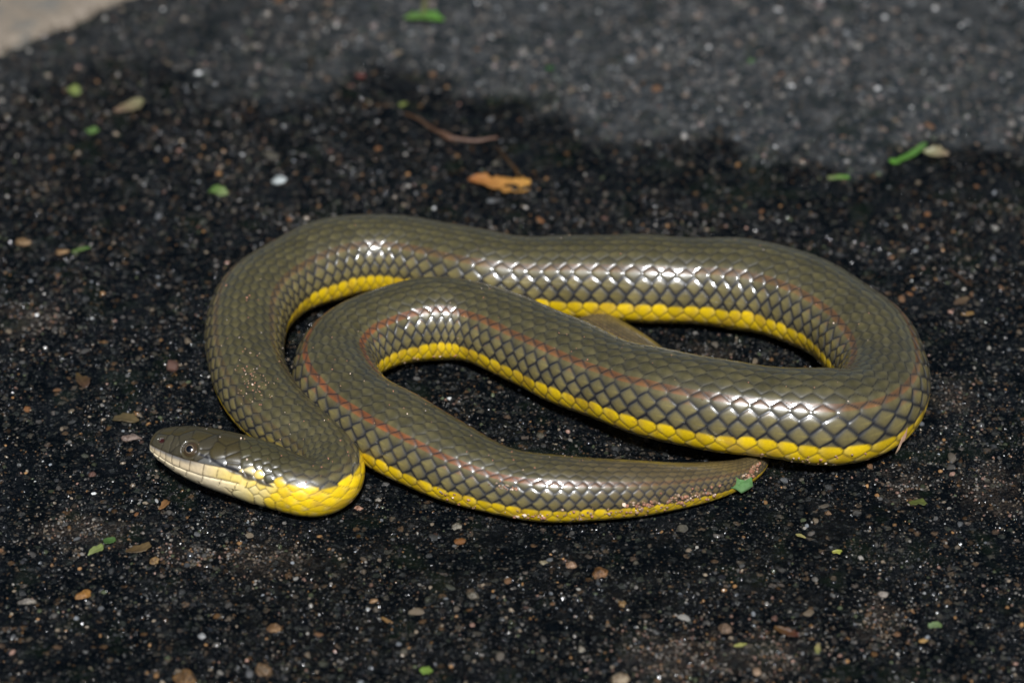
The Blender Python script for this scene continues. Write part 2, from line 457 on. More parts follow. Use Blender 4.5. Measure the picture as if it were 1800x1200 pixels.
for dk in (-1, 0, 1):
    k = kr + dk
    offs = (np.abs(k) % 2) * 0.5
    m0 = np.round(Pj - offs)
    for dm in (-1, 0, 1):
        m = m0 + dm
        dp = Pj - m - offs; dq = Rj - k
        ff = ((np.abs(dp) * 1.62) ** 1.75 + np.abs(dq) ** 1.75) ** (1 / 1.75)
        better = ff < F1
        F2 = np.where(better, F1, np.minimum(F2, ff))
        KI = np.where(better, k, KI); MI = np.where(better, m, MI); DP = np.where(better, dp, DP); DQ = np.where(better, dq, DQ)
        F1 = np.where(better, ff, F1)
EDGE = F2 - F1
# belly shields
vent = np.abs(Ag) > bnd[-1]
vp = Pj - np.round(Pj)
EDGEV = (0.5 - np.abs(vp)) * 2
EDGEV = np.minimum(EDGEV, (np.abs(Ag) - bnd[-1]) / 8)
EDGE = np.where(vent, EDGEV, EDGE)
RND = hash2(MI + 500, KI + 50, 77); RND2 = hash2(MI + 100, KI + 90, 78)
AR = np.abs(Ag); AK = np.abs(KI)
lat = {}
olive = np.array([0.066, 0.058, 0.026]); olive_lo = np.array([0.150, 0.123, 0.052]); grey = np.array([0.105, 0.098, 0.080])
navy = np.array([0.010, 0.012, 0.020]); orange = np.array([0.27, 0.076, 0.021]); yellow = np.array([0.80, 0.54, 0.010]); pale = np.array([0.55, 0.42, 0.16])
def lerp(a, b, t):
    t = np.asarray(t)[..., None]
    return a * (1 - t) + b * t
post = sstep(0.05, 0.5, DP)                           # towards the rear tip of a scale
ant = 1 - sstep(-0.45, -0.1, DP)
sgn = np.sign(KI + 1e-6)
outq = DQ * sgn                                       # towards the belly within a scale
base = np.zeros(Pg.shape + (3,)) + olive
low = sstep(2.5, 5.5, AK)
base = lerp(base, olive_lo, low)
base = lerp(base, olive_lo * 1.12, (1 - post) * sstep(0.1, -0.3, DP) * (0.25 + 0.45 * low))
base = lerp(base, grey * (1 - 0.3 * low[..., None]), post * (0.22 + 0.55 * low))
keel = np.exp(-(DQ / 0.07) ** 2) * sstep(3.5, 5.5, AK) * sstep(0.25, -0.3, DP) * (AK < 6.6)
base = lerp(base, np.array([0.26, 0.21, 0.06]), keel * 0.6)
# rusty stripe between rows 3 and 4, strongest along the rear two thirds
redw = np.interp(Xg, [0, 500, 900, 1400, 2200, 3000, 3400, TOT - 1300, TOT - 900, TOT], [0, 0.1, 0.25, 0.35, 0.45, 0.7, 1, 1, 0.75, 0.1])
rs = np.where(AK == 4, sstep(-0.02, -0.2, outq) * sstep(0.5, 0.25, DP), 0) + np.where(AK == 3, sstep(0.14, 0.3, outq) * sstep(0.5, 0.25, DP), 0)
rs = rs + np.where((AK == 5) & (RND > 0.6), sstep(-0.25, -0.45, outq) * 0.5, 0)
base = lerp(base, orange, np.clip(rs * redw * (0.6 + 0.35 * RND2), 0, 1))
yl = np.where(AK >= 8, 1.0, np.where(AK == 7, sstep(-0.46, -0.24, outq + (RND - 0.5) * 0.10), 0))
yn = fbm(Pg * 1.3, Rg * 1.3, 47, 3)
ycol = lerp(np.zeros(Pg.shape + (3,)) + yellow, pale, post * (0.35 + 0.35 * (AK >= 8)))
neck = sstep(520, 330, Xg)
yl = np.maximum(yl, neck * np.where(AK >= 6, 1.0, np.where(AK == 5, sstep(-0.3, 0.05, outq + (RND - 0.5) * 0.4), np.where((AK == 4) & (RND > 0.75), sstep(0.1, 0.4, outq), 0))))
yl = np.where(vent, 1.0, yl)
ycol = lerp(ycol, np.array([0.50, 0.30, 0.03]), sstep(0.5, 0.75, yn) * 0.6)
base = lerp(base, ycol, yl)
tailfade = sstep(TOT - 1150, TOT - 850, Xg)
base = lerp(base, np.array([0.115, 0.080, 0.036]), tailfade * 0.7 * (1 - yl) + tailfade * yl * 0.25)
base *= (0.82 + 0.36 * RND)[..., None]
lw = np.where(yl > 0.5, 0.10, 0.075 + 0.09 * low)      # width of the dark skin lines
lw = np.where(AK >= 8, 0.09, lw)
lw = lw * 1.25 * np.where(DP < 0, 1.3, 0.7) * (1 - 0.2 * neck)
line = 1 - sstep(lw * 0.45, lw * 1.5, EDGE)
lstr = np.where(vent, 0.35, np.where(AK >= 8, 0.45, np.where(yl > 0.5, 0.66, 0.84 + 0.06 * low))) * (1 - 0.55 * post * (AK < 5)) * np.where(AK < 5, 0.5 + 0.5 * sstep(0.12, 0.42, np.abs(DQ)), 1.0)
lcol = lerp(np.zeros(Pg.shape + (3,)) + np.array([0.013, 0.013, 0.010]), navy, low)
lcol = lerp(lcol, np.array([0.09, 0.055, 0.03]), neck * 0.6 * yl)
rowshade = sstep(0.15, 0.5, np.abs(DQ)) * (AK < 5) * 0.42           # rows read as faint lengthwise bands
base = lerp(base, np.array([0.030, 0.027, 0.018]), rowshade * (1 - yl))
halo = (1 - sstep(0.05, 0.7, EDGE)) * (0.25 + 0.75 * sstep(3.5, 4.5, AK)) * (AK < 7.5) * 0.62
base = lerp(base, np.array([0.040, 0.041, 0.046]), halo * (1 - yl))
base = lerp(base, lcol, line * lstr)
# relief of the scales
dome = 2.0 * (1 - np.clip(np.abs(DQ) / 0.8, 0, 1) ** 2) * sstep(0.0, 0.3, EDGE) + sstep(0.0, 0.18, EDGE) * 1.0 + 0.35 * sstep(0, 0.9, EDGE)
dome = np.where(vent, sstep(0, 0.9, EDGE) * 2.2 + sstep(0.0, 0.18, EDGE) * 1.2, dome)
amp = np.where(vent, 0.4, np.where(AK >= 7, 0.62, 0.55 + 0.55 * low)) * np.interp(Xg, [0, 300, 800], [0.5, 0.6, 1.0]) * (R[:, None] / 75) * 0.52
HGT = dome * amp + np.where(vent, 0, DP * 0.8 * amp)

# head shields: centres given as (distance from snout, angle from the crown, kind)
seeds = [(3, 0, 't'), (20, 20, 't'), (41, 19, 't'), (76, 0, 'f'), (74, 33, 'ov'), (112, 22, 'p'), (122, 44, 'tp'),
         (19, 62, 'n'), (33, 66, 'n'), (45, 64, 'n'), (53, 76, 'n'), (55, 50, 'n'), (70, 66, 'eye'), (86, 52, 'po'), (88, 68, 'po'), (106, 60, 'tp'), (112, 82, 'gt'), (95, 82, 'gt'), (128, 62, 'tp'), (129, 78, 'tp')]
mouth = lambda x: np.interp(x, [0, 12, 60, 120, 175, 215], [112, 114, 114, 110, 103, 100])
upx = [9, 19, 29, 40, 52, 67, 86, 105, 122, 141]
seeds += [(x, mouth(x) - [12, 13, 14, 14, 14, 14, 12, 11, 10, 9][i], 'u') for i, x in enumerate(upx)]
lox = [6, 17, 27, 41, 60, 84, 108, 130, 150]
seeds += [(x, mouth(x) + 10.5, 'l') for x in lox] + [(x, mouth(x) + 30, 'c') for x in (14, 40, 72, 104)]
seeds += [(x, 178, 'c') for x in (8, 56, 88)]
sx = []; sa = []; sk = []
for (x, a, k) in seeds:
    x = x * 1.22 + 3
    sx.append(x); sa.append(a); sk.append(k)
    if a > 2 and a < 175: sx.append(x); sa.append(-a); sk.append(k)
# neck scales join in as further centres
rowa = np.arange(9) * 15.0
for k in range(-8, 9):
    for m in range(0, 22):
        p = m + (abs(k) % 2) * 0.5
        x = np.interp(p, Pp, ring_s)
        a = rowa[abs(k)] * (1 if k >= 0 else -1)
        lim = 160 if abs(a) < 50 else (176 if abs(a) < 100 else 192)
        if lim < x < 300:
            sx.append(x); sa.append(a); sk.append('s%d' % abs(k))
sx = np.array(sx); sa = np.array(sa)
hi = np.where(ring_s < 262)[0]
nh = len(hi)
hxg = Xg[:nh]; hag = Ag[:nh]
mag = 0.80
wx = (fbm(hxg * 0.12, hag * 0.12, 61, 2) - 0.5) * 3
D = np.stack([np.hypot(hxg + wx - x, (((hag - a + 180) % 360) - 180) * mag * (0.45 if k in 'lu' else (0.8 if k[0] != 's' else 1.0)) * np.clip(hxg / 30, 0.3, 1)) + (0 if k != 'eye' else -4)
              for x, a, k in zip(sx, sa, sk)], 0)
# upper and lower lips never mix across the mouth line
ml = mouth(hxg)
above = np.abs(hag) < ml
for i, k in enumerate(sk):
    if k in ('u', 'n', 'gt', 'eye', 't', 'po'): D[i] = np.where(above | (hxg > 180), D[i], D[i] + 60)
    if k in ('l', 'c'): D[i] = np.where(above & (hxg < 195), D[i] + 60, D[i])
hlab = np.interp(hxg, [0, 15, 60, 110, 150, 180], [20, 24, 25, 25, 24, 18])
inu = above & (np.abs(hag) > ml - hlab) & (hxg < 182)
inl = (~above) & (np.abs(hag) < ml + np.interp(hxg, [0, 40, 120, 180], [24, 22, 20, 14])) & (hxg < 188)
for i, k in enumerate(sk):
    if k == 'u': D[i] = np.where(inu, np.abs(hxg + wx * 0.5 - sx[i]) + 60 * (np.sign(sa[i]) != np.sign(hag)), D[i] + 80)
    elif k == 'l': D[i] = np.where(inl, np.abs(hxg + wx * 0.5 - sx[i] + (np.abs(hag) - ml) * 0.2) + 60 * (np.sign(sa[i]) != np.sign(hag)), D[i] + 80)
    else: D[i] = np.where(inu | inl, D[i] + 200, D[i])
o2 = np.argsort(D, axis=0)[:2]
d1 = np.take_along_axis(D, o2[:1], 0)[0]; d2 = np.take_along_axis(D, o2[1:2], 0)[0]
hed = (d2 - d1)
hed = np.minimum(hed, np.where(hxg < 182, np.minimum(np.abs(np.abs(hag) - ml + hlab) * 1.3 + (above == 0) * 99, 99), 99))
hed = np.minimum(hed, np.where(hxg < 178, np.abs(np.abs(hag) - ml) * 1.4, 99))
ids = o2[0]; kinds = np.array(sk)[ids]
hr = hash2(ids.astype(float), ids * 0.0 + 3, 5)
hb = np.zeros(hxg.shape + (3,)) + np.array([0.048, 0.038, 0.015])
hb = lerp(hb, np.array([0.064, 0.060, 0.050]), np.isin(kinds, ['n', 'po']) * 0.35)
hb = lerp(hb, np.array([0.11, 0.108, 0.10]), (kinds == 'gt') * 1.0)
cream = np.array([0.66, 0.53, 0.34]); cream2 = np.array([0.82, 0.69, 0.46]); hy = np.array([0.80, 0.60, 0.10])
relm = (ml - np.abs(hag))                              # degrees above the mouth line
up = (kinds == 'u')
uc = lerp(np.zeros(hxg.shape + (3,)) + cream, np.array([0.14, 0.135, 0.13]), sstep(12, 24, relm) * sstep(140, 80, hxg))
uc = lerp(uc, hy, sstep(110, 165, hxg) * 0.7)
hb = np.where(up[..., None], uc, hb)
lo = np.isin(kinds, ['l', 'c'])
lc = lerp(np.zeros(hxg.shape + (3,)) + cream2, hy, sstep(125, 195, hxg) * 0.5)
lo = lo | ((~above) & ~np.char.startswith(kinds, 's') & (hxg > 20))
hb = np.where(lo[..., None], lc, hb)
isn = np.char.startswith(kinds, 's')
rown = np.array([int(k[1:]) if k[0] == 's' else 0 for k in sk])[ids]
ny_ = np.where(isn & (rown >= 6), 1.0, np.where(isn & (rown == 5), 0.9 * (hr > 0.35), 0))
nyc = lerp(np.zeros(hxg.shape + (3,)) + np.array([0.78, 0.66, 0.34]), yellow * np.array([1, 1.02, 3.0]), sstep(175, 245, hxg + (hr - 0.5) * 50))
hb = lerp(hb, nyc, ny_)
hb = lerp(hb, olive * 0.9, isn * (1 - ny_))
# dark streak behind the eye
stx = np.array([82, 92, 104, 120, 138, 150, 162, 176, 192]) * 1.22 + 3; sty = [70, 71, 74, 80, 83, 84, 85, 86, 87]
cen = np.interp(hxg, stx, sty); wid = np.interp((hxg - 3) / 1.22, [82, 92, 104, 120, 128, 134, 142, 148, 156, 164, 172, 180, 192], [1, 2.5, 2.5, 3, 6, 6, 3, 7, 7, 2, 5, 4, 0])
stk = sstep(wid * 1.2 + 1, wid * 0.5, np.abs(np.abs(hag) - cen)) * (hxg > 100) * (hxg < 237)
hb = lerp(hb, np.array([0.012, 0.012, 0.016]), np.clip(stk, 0, 1) * 0.93)
hb *= (0.9 + 0.2 * hr)[..., None]
hline = 1 - sstep(0.5, 2.1, hed)
hl = np.where((ny_ > 0.5) | lo | up, 0.8, np.where(isn, 0.8, 0.78))
hb = lerp(hb, np.where(((ny_ > 0.5) | lo | up)[..., None], np.array([0.065, 0.042, 0.022]), np.array([0.012, 0.010, 0.007])), hline * hl)
# nostril and snout tip
nd = np.hypot(hxg - 28, (np.abs(hag) - 62) * 0.66)
hb = lerp(hb, np.array([0.03, 0.006, 0.005]), sstep(6.2, 4.2, nd))
hb = lerp(hb, np.array([0.17, 0.14, 0.10]), sstep(9, 2, hxg) * sstep(40, 70, np.abs(hag)) * 0.7)
hh = sstep(0, 8, hed) * 0.7 + sstep(0, 2.2, hed) * 0.55 - sstep(7.0, 4.0, nd) * 4.0 + np.exp(-((nd - 8) / 2.0) ** 2) * 0.8
hh += -np.exp(-((np.abs(hag) - ml) / 1.6) ** 2) * (hxg < 178) * 1.4
hh *= sstep(0, 6, hxg)
ed = np.hypot(hxg - 88, (np.abs(hag) - 66) * 0.82)
hh += np.exp(-((ed - 16.5) / 2.5) ** 2) * 1.6 - sstep(15, 9, ed) * 5
hb = lerp(hb, np.array([0.07, 0.058, 0.036]), np.exp(-((ed - 15.5) / 2.0) ** 2) * 0.7)
bl = sstep(232, 256, hxg)
base[:nh] = lerp(hb, base[:nh], bl)
HGT[:nh] = hh * (1 - bl) + HGT[:nh] * bl
# surface
ct, stn = np.cos(TH), np.sin(TH)
def spow(v, e): return np.sign(v) * np.abs(v) ** e
headsq = sstep(215, 100, ring_s)[:, None] * sstep(4, 25, ring_s)[:, None]
cx = ct[None, :] * (1 - headsq * 0) 
sy = stn[None, :] * np.ones((len(ring_s), 1))
# flatter underside: squash the lower part
lowm = sy < 0
sy2 = np.where(lowm, -np.abs(sy) ** 0.93, np.abs(sy) ** (1 + 0.0 * headsq))
hgt = np.where(lowm, BB[:, None], TT[:, None])
# scale relief is pushed along the ring normal
nxv = cx; nyv = sy
posx = cx * W[:, None] + nxv * HGT; posy = sy2 * hgt + nyv * HGT
V = C[:, None, :] + (SIDE2[:, None, :] * posx[..., None] + UP2[:, None, :] * posy[..., None]) * PX
# keep the belly on the ground instead of in it
V[..., 2] = np.where(V[..., 2] < 0.0004, 0.0004 + (V[..., 2] - 0.0004) * 0.15, V[..., 2])
nr = len(ring_s)
ii = np.arange(nr * NA).reshape(nr, NA)
jj = np.roll(ii, -1, axis=1)
BF = np.stack([ii[:-1], ii[1:], jj[1:], jj[:-1]], -1).reshape(-1, 4)
body_me = mesh_from("snake_body", V.reshape(-1, 3), BF, True, np.clip(base, 0, 1).reshape(-1, 3))
snake = bpy.data.objects.new("snake", None)
COL.objects.link(snake)
tag(snake, "coiled olive snake with yellow lower flanks and a thin rusty side stripe", "snake")
body = add_obj("body", body_me, M_SKIN, snake)

# eyes
def head_point(x, a, lift=0.0):
    i = int(np.argmin(np.abs(ring_s - x))); j = int(np.argmin(np.abs(((alpha - a + 180) % 360) - 180)))
    th = TH[j]
    n_ = SIDE2[i] * math.cos(th) + UP2[i] * math.sin(th)
    yy = math.sin(th) * (TT[i] if math.sin(th) > 0 else BB[i])
    p = C[i] + (SIDE2[i] * math.cos(th) * W[i] + UP2[i] * yy) * PX
    return p + n_ * lift * PX, n_
def eye_mesh():
    n1, n2 = 40, 26
    vs_, cs, fs = [], [], []
    Re = 14.8
    for i in range(n2 + 1):
        ph = i / n2 * math.pi * 0.62
        rr = Re * math.sin(ph)
        for j in range(n1):
            t = 2 * math.pi * j / n1
            vs_.append((rr * math.cos(t) * PX, rr * math.sin(t) * PX, (Re * math.cos(ph) - Re) * PX))
            if rr < 5.7: c = (0.002, 0.003, 0.006)
            elif rr < 7.0: c = (0.20, 0.15, 0.09)
            elif rr < 12.6: c = (0.055, 0.036, 0.019)
            else: c = (0.03, 0.025, 0.02)
            cs.append(c)
    for i in range(n2):
        for j in range(n1):
            fs.append((i * n1 + j, (i + 1) * n1 + j, (i + 1) * n1 + (j + 1) % n1, i * n1 + (j + 1) % n1))
    return mesh_from("eye", vs_, fs, True, np.array(cs))
m_eye = mat_tint("eye_gloss", 0.22, 0.5, 1500, 0.0, 0.3)
m_eye.node_tree.nodes["Principled BSDF"].inputs["Coat Weight"].default_value = 1.0
m_eye.node_tree.nodes["Principled BSDF"].inputs["Coat Roughness"].default_value = 0.03
eme = eye_mesh()
for a in (66, -66):
    p, n_ = head_point(88, a, 4.6)
    e = add_obj("eye", eme, m_eye, snake, p)
    e.rotation_euler = Vector(n_).to_track_quat('Z', 'Y').to_euler()

# ------------------------------------------------------------------ small shapes
def ico(sub=1):
    bm = bmesh.new(); bmesh.ops.create_icosphere(bm, subdivisions=sub, radius=1)
    v = np.array([p.co[:] for p in bm.verts]); f = np.array([[q.index for q in t.verts] for t in bm.faces]); bm.free()
    return v, f
ICO1 = ico(1); ICO2 = ico(2); ICO3 = ico(3)

def pebble_verts(base_v, r, rough=0.22, flat=0.7):
    v = base_v.copy()
    for _ in range(10):                                   # chip flat facets off
        d = r.normal(size=3); d /= np.linalg.norm(d); c = r.uniform(0.5, 0.88)
        k = v @ d
        v = v - np.where(k > c, k - c, 0)[:, None] * d * 0.9
    v *= 1 + r.normal(size=(len(v), 1)) * rough * 0.12
    v *= np.array([r.uniform(0.8, 1.25), r.uniform(0.75, 1.1), flat])
    return v

# aggregate stones: the larger ones, each its own piece of the ground
stone_meshes = []
for i in range(16):
    r_ = np.random.default_rng(100 + i)
    me = mesh_from("stone", pebble_verts(ICO2[0], r_, 0.3, r_.uniform(0.45, 0.8)), ICO2[1], i % 3 != 0)
    stone_meshes.append(me)
def on_snake(u, v):
    return False
def scatter_uv(n, r_, vmin=-60, vmax=1250):
    out = []
    lo_, hi_ = P(-60, vmax), P(900, vmin)
    while len(out) < n:
        x = r_.uniform(-0.26, 0.26); y = r_.uniform(lo_[1], hi_[1])
        u, v, w = proj(np.array([[x, y, 0.0]]))
        if -60 < u[0] < 1860 and vmin < v[0] < vmax: out.append((x, y, u[0], v[0]))
    return out
bu, bv, bw = proj(V[::6, ::8].reshape(-1, 3))
occ = np.zeros((130, 190), bool)
for a, b_ in zip(bu, bv):
    yy, xx = int(b_ // 10), int(a // 10)
    if 0 <= yy < 130 and 0 <= xx < 190: occ[yy, xx] = True
def hidden(u, v):
    yy, xx = int(v // 10), int(u // 10)
    return 0 <= yy < 130 and 0 <= xx < 190 and occ[yy, xx]
sr = np.random.default_rng(5)
for me in stone_meshes:
    me.materials.clear(); me.materials.append(M_STONE)
placed = 0
for (x, y, u, v) in scatter_uv(900, sr):
    if placed >= 285: break
    if hidden(u, v) or (u < 250 and v < 100 - u * 0.42): continue
    rr = sr.choice([5.5, 6, 7, 8, 9.5, 12], p=[0.26, 0.24, 0.2, 0.16, 0.1, 0.04]) * sr.uniform(0.85, 1.1) * PX
    z = float(gz_at([x], [y])[0])
    o = bpy.data.objects.new("stone", stone_meshes[sr.integers(16)])
    COL.objects.link(o); o.parent = ground
    o.location = (x, y, z + rr * 0.05)
    o.rotation_euler = (sr.uniform(-0.3, 0.3), sr.uniform(-0.3, 0.3), sr.uniform(0, 6.3))
    o.scale = (rr * sr.uniform(0.9, 1.4), rr, rr)
    placed += 1

# grains: all that is smaller
pal = np.array([(0.045, 0.043, 0.04), (0.09, 0.08, 0.07), (0.022, 0.023, 0.024), (0.012, 0.012, 0.013), (0.13, 0.10, 0.07), (0.16, 0.085, 0.035), (0.20, 0.18, 0.155),
                (0.035, 0.04, 0.022), (0.14, 0.145, 0.15), (0.006, 0.007, 0.008), (0.4, 0.39, 0.37), (0.17, 0.10, 0.075)])
_t = np.arange(5) * 2 * np.pi / 5
DOME_V = np.concatenate([[[0, 0, 0.85]], np.stack([0.72 * np.cos(_t), 0.72 * np.sin(_t), 0 * _t + 0.5], 1), np.stack([np.cos(_t + 0.63), np.sin(_t + 0.63), 0 * _t - 0.35], 1)])
DOME_F = np.array([[0, 1 + i, 1 + (i + 1) % 5] for i in range(5)] + [[1 + i, 6 + i, 1 + (i + 1) % 5] for i in range(5)] + [[6 + i, 6 + (i + 1) % 5, 1 + (i + 1) % 5] for i in range(5)])
def grain_mesh(name, X, Y, RR, col, sink, r_, ZZ=None, cj=0.25, dome=False, flat=0.5, wetf=0.5):
    n = len(X)
    bv_, bf_ = (DOME_V, DOME_F) if dome else ICO1
    if ZZ is None: ZZ = gz_at(X, Y)
    nv = len(bv_)
    sc3 = r_.uniform(0.65, 1.35, (n, 1, 3)); sc3[:, :, 2] *= 0.8
    v = bv_[None] * (1 + r_.normal(size=(n, nv, 1)) * 0.13) * sc3
    a = r_.uniform(0, 6.3, n); b_ = r_.uniform(-0.9, 0.9, n) * (0.35 if dome else 1)
    ca, sa_, cb, sb = np.cos(a)[:, None], np.sin(a)[:, None], np.cos(b_)[:, None], np.sin(b_)[:, None]
    y2 = v[..., 1] * cb - v[..., 2] * sb; z2 = v[..., 1] * sb + v[..., 2] * cb
    x3 = v[..., 0] * ca - y2 * sa_; y3 = v[..., 0] * sa_ + y2 * ca
    vv = np.stack([x3, y3, z2], -1) * RR[:, None, None]
    vv[..., 0] += X[:, None]; vv[..., 1] += Y[:, None]; vv[..., 2] += (ZZ + RR * sink)[:, None]
    f = (bf_[None] + (np.arange(n) * nv)[:, None, None]).reshape(-1, 3)
    c = col * r_.uniform(1 - cj, 1 + cj, (n, 1))
    c = np.concatenate([c, (r_.uniform(size=(n, 1)) < wetf).astype(float)], 1)
    me = mesh_from(name, vv.reshape(-1, 3), f, True, np.repeat(c, nv, 0))
    me.polygons.foreach_set("use_smooth", np.repeat(r_.uniform(size=n) > flat, len(bf_)))
    return me
gr = np.random.default_rng(9)
NG = 108000
lo_, hi_ = P(-60, 1260), P(900, -60)
X = gr.uniform(-0.24, 0.24, NG * 4); Y = gr.uniform(lo_[1], hi_[1], NG * 4)
u, v, w = proj(np.stack([X, Y, 0 * X], -1))
keep = (u > -60) & (u < 1860) & ~((u < 260) & (v < 100 - u * 0.42))
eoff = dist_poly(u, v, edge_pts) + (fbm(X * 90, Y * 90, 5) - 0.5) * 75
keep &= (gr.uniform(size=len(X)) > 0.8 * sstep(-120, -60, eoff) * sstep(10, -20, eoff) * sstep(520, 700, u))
keep &= vnoise(X * 60, Y * 60, 73) * 0.35 + vnoise(X * 170, Y * 170, 71) * 0.4 + vnoise(X * 520, Y * 520, 72) * 0.25 > gr.uniform(0.27, 0.66, len(X))
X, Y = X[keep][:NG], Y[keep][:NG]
RR = np.clip(gr.lognormal(math.log(1.4), 0.58, len(X)), 0.65, 5.2) * PX
cid = gr.choice(len(pal), len(X), p=[0.12, 0.07, 0.15, 0.16, 0.08, 0.05, 0.022, 0.10, 0.02, 0.20, 0.006, 0.022])
fine = gr.uniform(size=len(X)) < 0.3                    # clear quartz sand between the stones
RR = np.where(fine, gr.uniform(0.6, 1.1, len(X)) * PX, RR)
gu_, gv_, _ = proj(np.stack([X, Y, 0 * X], -1))
gdry = dry_mask(gu_, gv_, X, Y)[:, None]
RR = RR * (1 + 0.7 * gdry[:, 0])
bigm = np.where(RR > 2.3 * PX, 1.5, 1.0)[:, None]
gcol = pal[cid] * np.array([0.76, 0.78, 0.80]) * gr.choice([0.2, 0.6, 1.15, 1.6], (len(X), 1), p=[0.36, 0.24, 0.28, 0.12]) * bigm * (1 - gdry) + (pal[cid] * 0.45 + pal[cid].mean(1, keepdims=True) * 0.55 + np.array([0.007, 0.011, 0.014])) * gdry
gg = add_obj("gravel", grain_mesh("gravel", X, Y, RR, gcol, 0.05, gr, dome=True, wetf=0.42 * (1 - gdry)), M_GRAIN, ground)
gg["kind"] = "stuff"

# sand patches on the wet ground
px_, py_ = [], []
for (su, sv, ru, rv) in silt_spots:
    for _ in range(int(ru * rv / 14)):
        q = P(su + gr.normal() * ru * 0.55, sv + gr.normal() * rv * 0.55)
        px_.append(q[0]); py_.append(q[1])
px_, py_ = np.array(px_), np.array(py_)
keep = fbm(px_ * 300, py_ * 300, 15) > 0.47
px_, py_ = px_[keep], py_[keep]
so = add_obj("sand", grain_mesh("sand", px_, py_, gr.uniform(1.0, 3.0, len(px_)) * PX, pal[gr.choice([4, 5, 6, 1, 11, 8], len(px_), p=[0.3, 0.1, 0.15, 0.25, 0.15, 0.05])] * 0.8, 0.2, gr), M_SAND, ground)
so["kind"] = "stuff"

# ------------------------------------------------------------------ sand stuck to the snake
VF = V.reshape(-1, 3)
e1 = np.roll(V, -1, axis=1) - np.roll(V, 1, axis=1); e0 = np.gradient(V, axis=0)
NV = np.cross(e1, e0); NV /= np.linalg.norm(NV, axis=2)[..., None] + 1e-12
cen_ = C[:, None, :]
NV *= np.sign(((V - cen_) * NV).sum(2))[..., None]
vu, vv_, vw = proj(VF)
facing = ((cam_loc - VF) * NV.reshape(-1, 3)).sum(1) > 0
def stick(line, n, spread, rlo, rhi, out):
    line = np.array(line, float); L = np.concatenate([[0], np.cumsum(np.hypot(*np.diff(line, axis=0).T))])
    for _ in range(n):
        t = gr.uniform(0, L[-1])
        a = np.interp(t, L, line[:, 0]) + gr.normal() * spread; b_ = np.interp(t, L, line[:, 1]) + gr.normal() * spread
        d = np.where(facing, np.hypot(vu - a, vv_ - b_), 1e9)
        near = np.where(d < 5)[0]
        if len(near) == 0: continue
        k = near[np.argmin(vw[near])]
        out.append((VF[k], gr.uniform(rlo, rhi)))
st = []
stick([(880, 905), (960, 912), (1060, 908), (1130, 897), (1200, 885), (1270, 868)], 120, 5, 1.5, 3.6, st)
stick([(1110, 890), (1190, 880), (1250, 865)], 50, 6, 1.5, 3.8, st)
stick([(1318, 838), (1336, 815)], 30, 6, 1.8, 4.2, st)
stick([(720, 640), (800, 638), (900, 692), (980, 735), (1060, 768)], 75, 4, 1.4, 3.6, st)
stick([(430, 640), (455, 660), (440, 690)], 60, 17, 0.8, 2.1, st)
stick([(760, 868), (850, 900)], 14, 5, 1.4, 3, st)
stick([(870, 852), (905, 862)], 26, 5, 1.2, 2.4, st)
stick([(1390, 815), (1480, 818), (1540, 800)], 16, 5, 1.4, 3, st)
stick([(400, 450), (420, 600), (520, 740), (600, 770)], 55, 40, 0.7, 2.0, st)
stick([(480, 470), (900, 450), (1300, 450), (1560, 600)], 45, 35, 0.7, 1.8, st)
stick([(560, 600), (700, 720), (900, 800), (1200, 830)], 45, 25, 0.7, 1.8, st)
stick([(800, 540), (1000, 610), (1300, 680), (1560, 720)], 45, 30, 0.7, 1.7, st)
stick([(330, 770), (480, 800), (600, 800)], 14, 16, 0.8, 2.2, st)
sp_ = np.array([q[0] for q in st]); srr = np.array([q[1] for q in st]) * PX
gs = grain_mesh("sand_grains", sp_[:, 0], sp_[:, 1], srr, pal[gr.choice([4, 6, 11, 8, 10], len(srr), p=[0.34, 0.2, 0.36, 0.05, 0.05])] * np.array([1.75, 1.4, 1.15]), 0.3, gr, ZZ=sp_[:, 2])
so2 = add_obj("sand_grains", gs, M_SAND)
so2["kind"] = "stuff"; tag(so2, "scattered sand grains stuck to the snake's skin", "sand")

# ------------------------------------------------------------------ loose pebbles
def pebble(u, v, rpx, c1, c2, label, seed, stretch=1.0, rot=0.0, flat=0.7, rough=0.4, group=None, name="pebble"):
    r_ = np.random.default_rng(seed)
    pv = pebble_verts(ICO3[0], r_, 0.25, flat)
    pv = pv * (1 + 0.34 * (fbm(pv[:, :1] * 1.9 + pv[:, 2:] * 1.7 + 9, pv[:, 1:2] * 1.9 + 5, seed) - 0.5) * 2 + 0.10 * (vnoise(pv[:, :1] * 6 + pv[:, 2:] * 5, pv[:, 1:2] * 6, seed) - 0.5))
    pv[:, 0] *= stretch
    q = P(u, v); z = float(gz_at([q[0]], [q[1]])[0]); k = PXAT(u, v)
    rpx = rpx * 0.9
    me = mesh_from(name, pv * rpx * k, ICO3[1], True)
    o = add_obj(name, me, mat_plain(name + "_%d" % seed, np.array(c1) * 0.5, np.array(c2) * 0.64, rough, 800, 1.0, 0.0009), None, (q[0], q[1], z + rpx * k * flat * 0.08))
    o.rotation_euler = (r_.uniform(-0.2, 0.2), r_.uniform(-0.2, 0.2), rot)
    tag(o, label, "pebble", group or "loose pebbles on the wet ground")
    return o
pebble(490, 318, 17, (0.55, 0.62, 0.6), (0.8, 0.86, 0.84), "pale white pebble on dark ground near a torn green leaf scrap", 201, 1.0, -0.4, 0.6, 0.35)
pebble(1055, 1008, 19, (0.10, 0.045, 0.014), (0.27, 0.13, 0.05), "round rusty brown pebble, largest in front of the snake", 202)
pebble(1003, 993, 11, (0.20, 0.10, 0.05), (0.42, 0.27, 0.17), "small pinkish orange pebble beside the round rusty brown pebble", 203, 1.25)
pebble(955, 991, 8, (0.26, 0.21, 0.12), (0.42, 0.36, 0.24), "small cream pebble near the pinkish orange pebble", 204, 1.1)
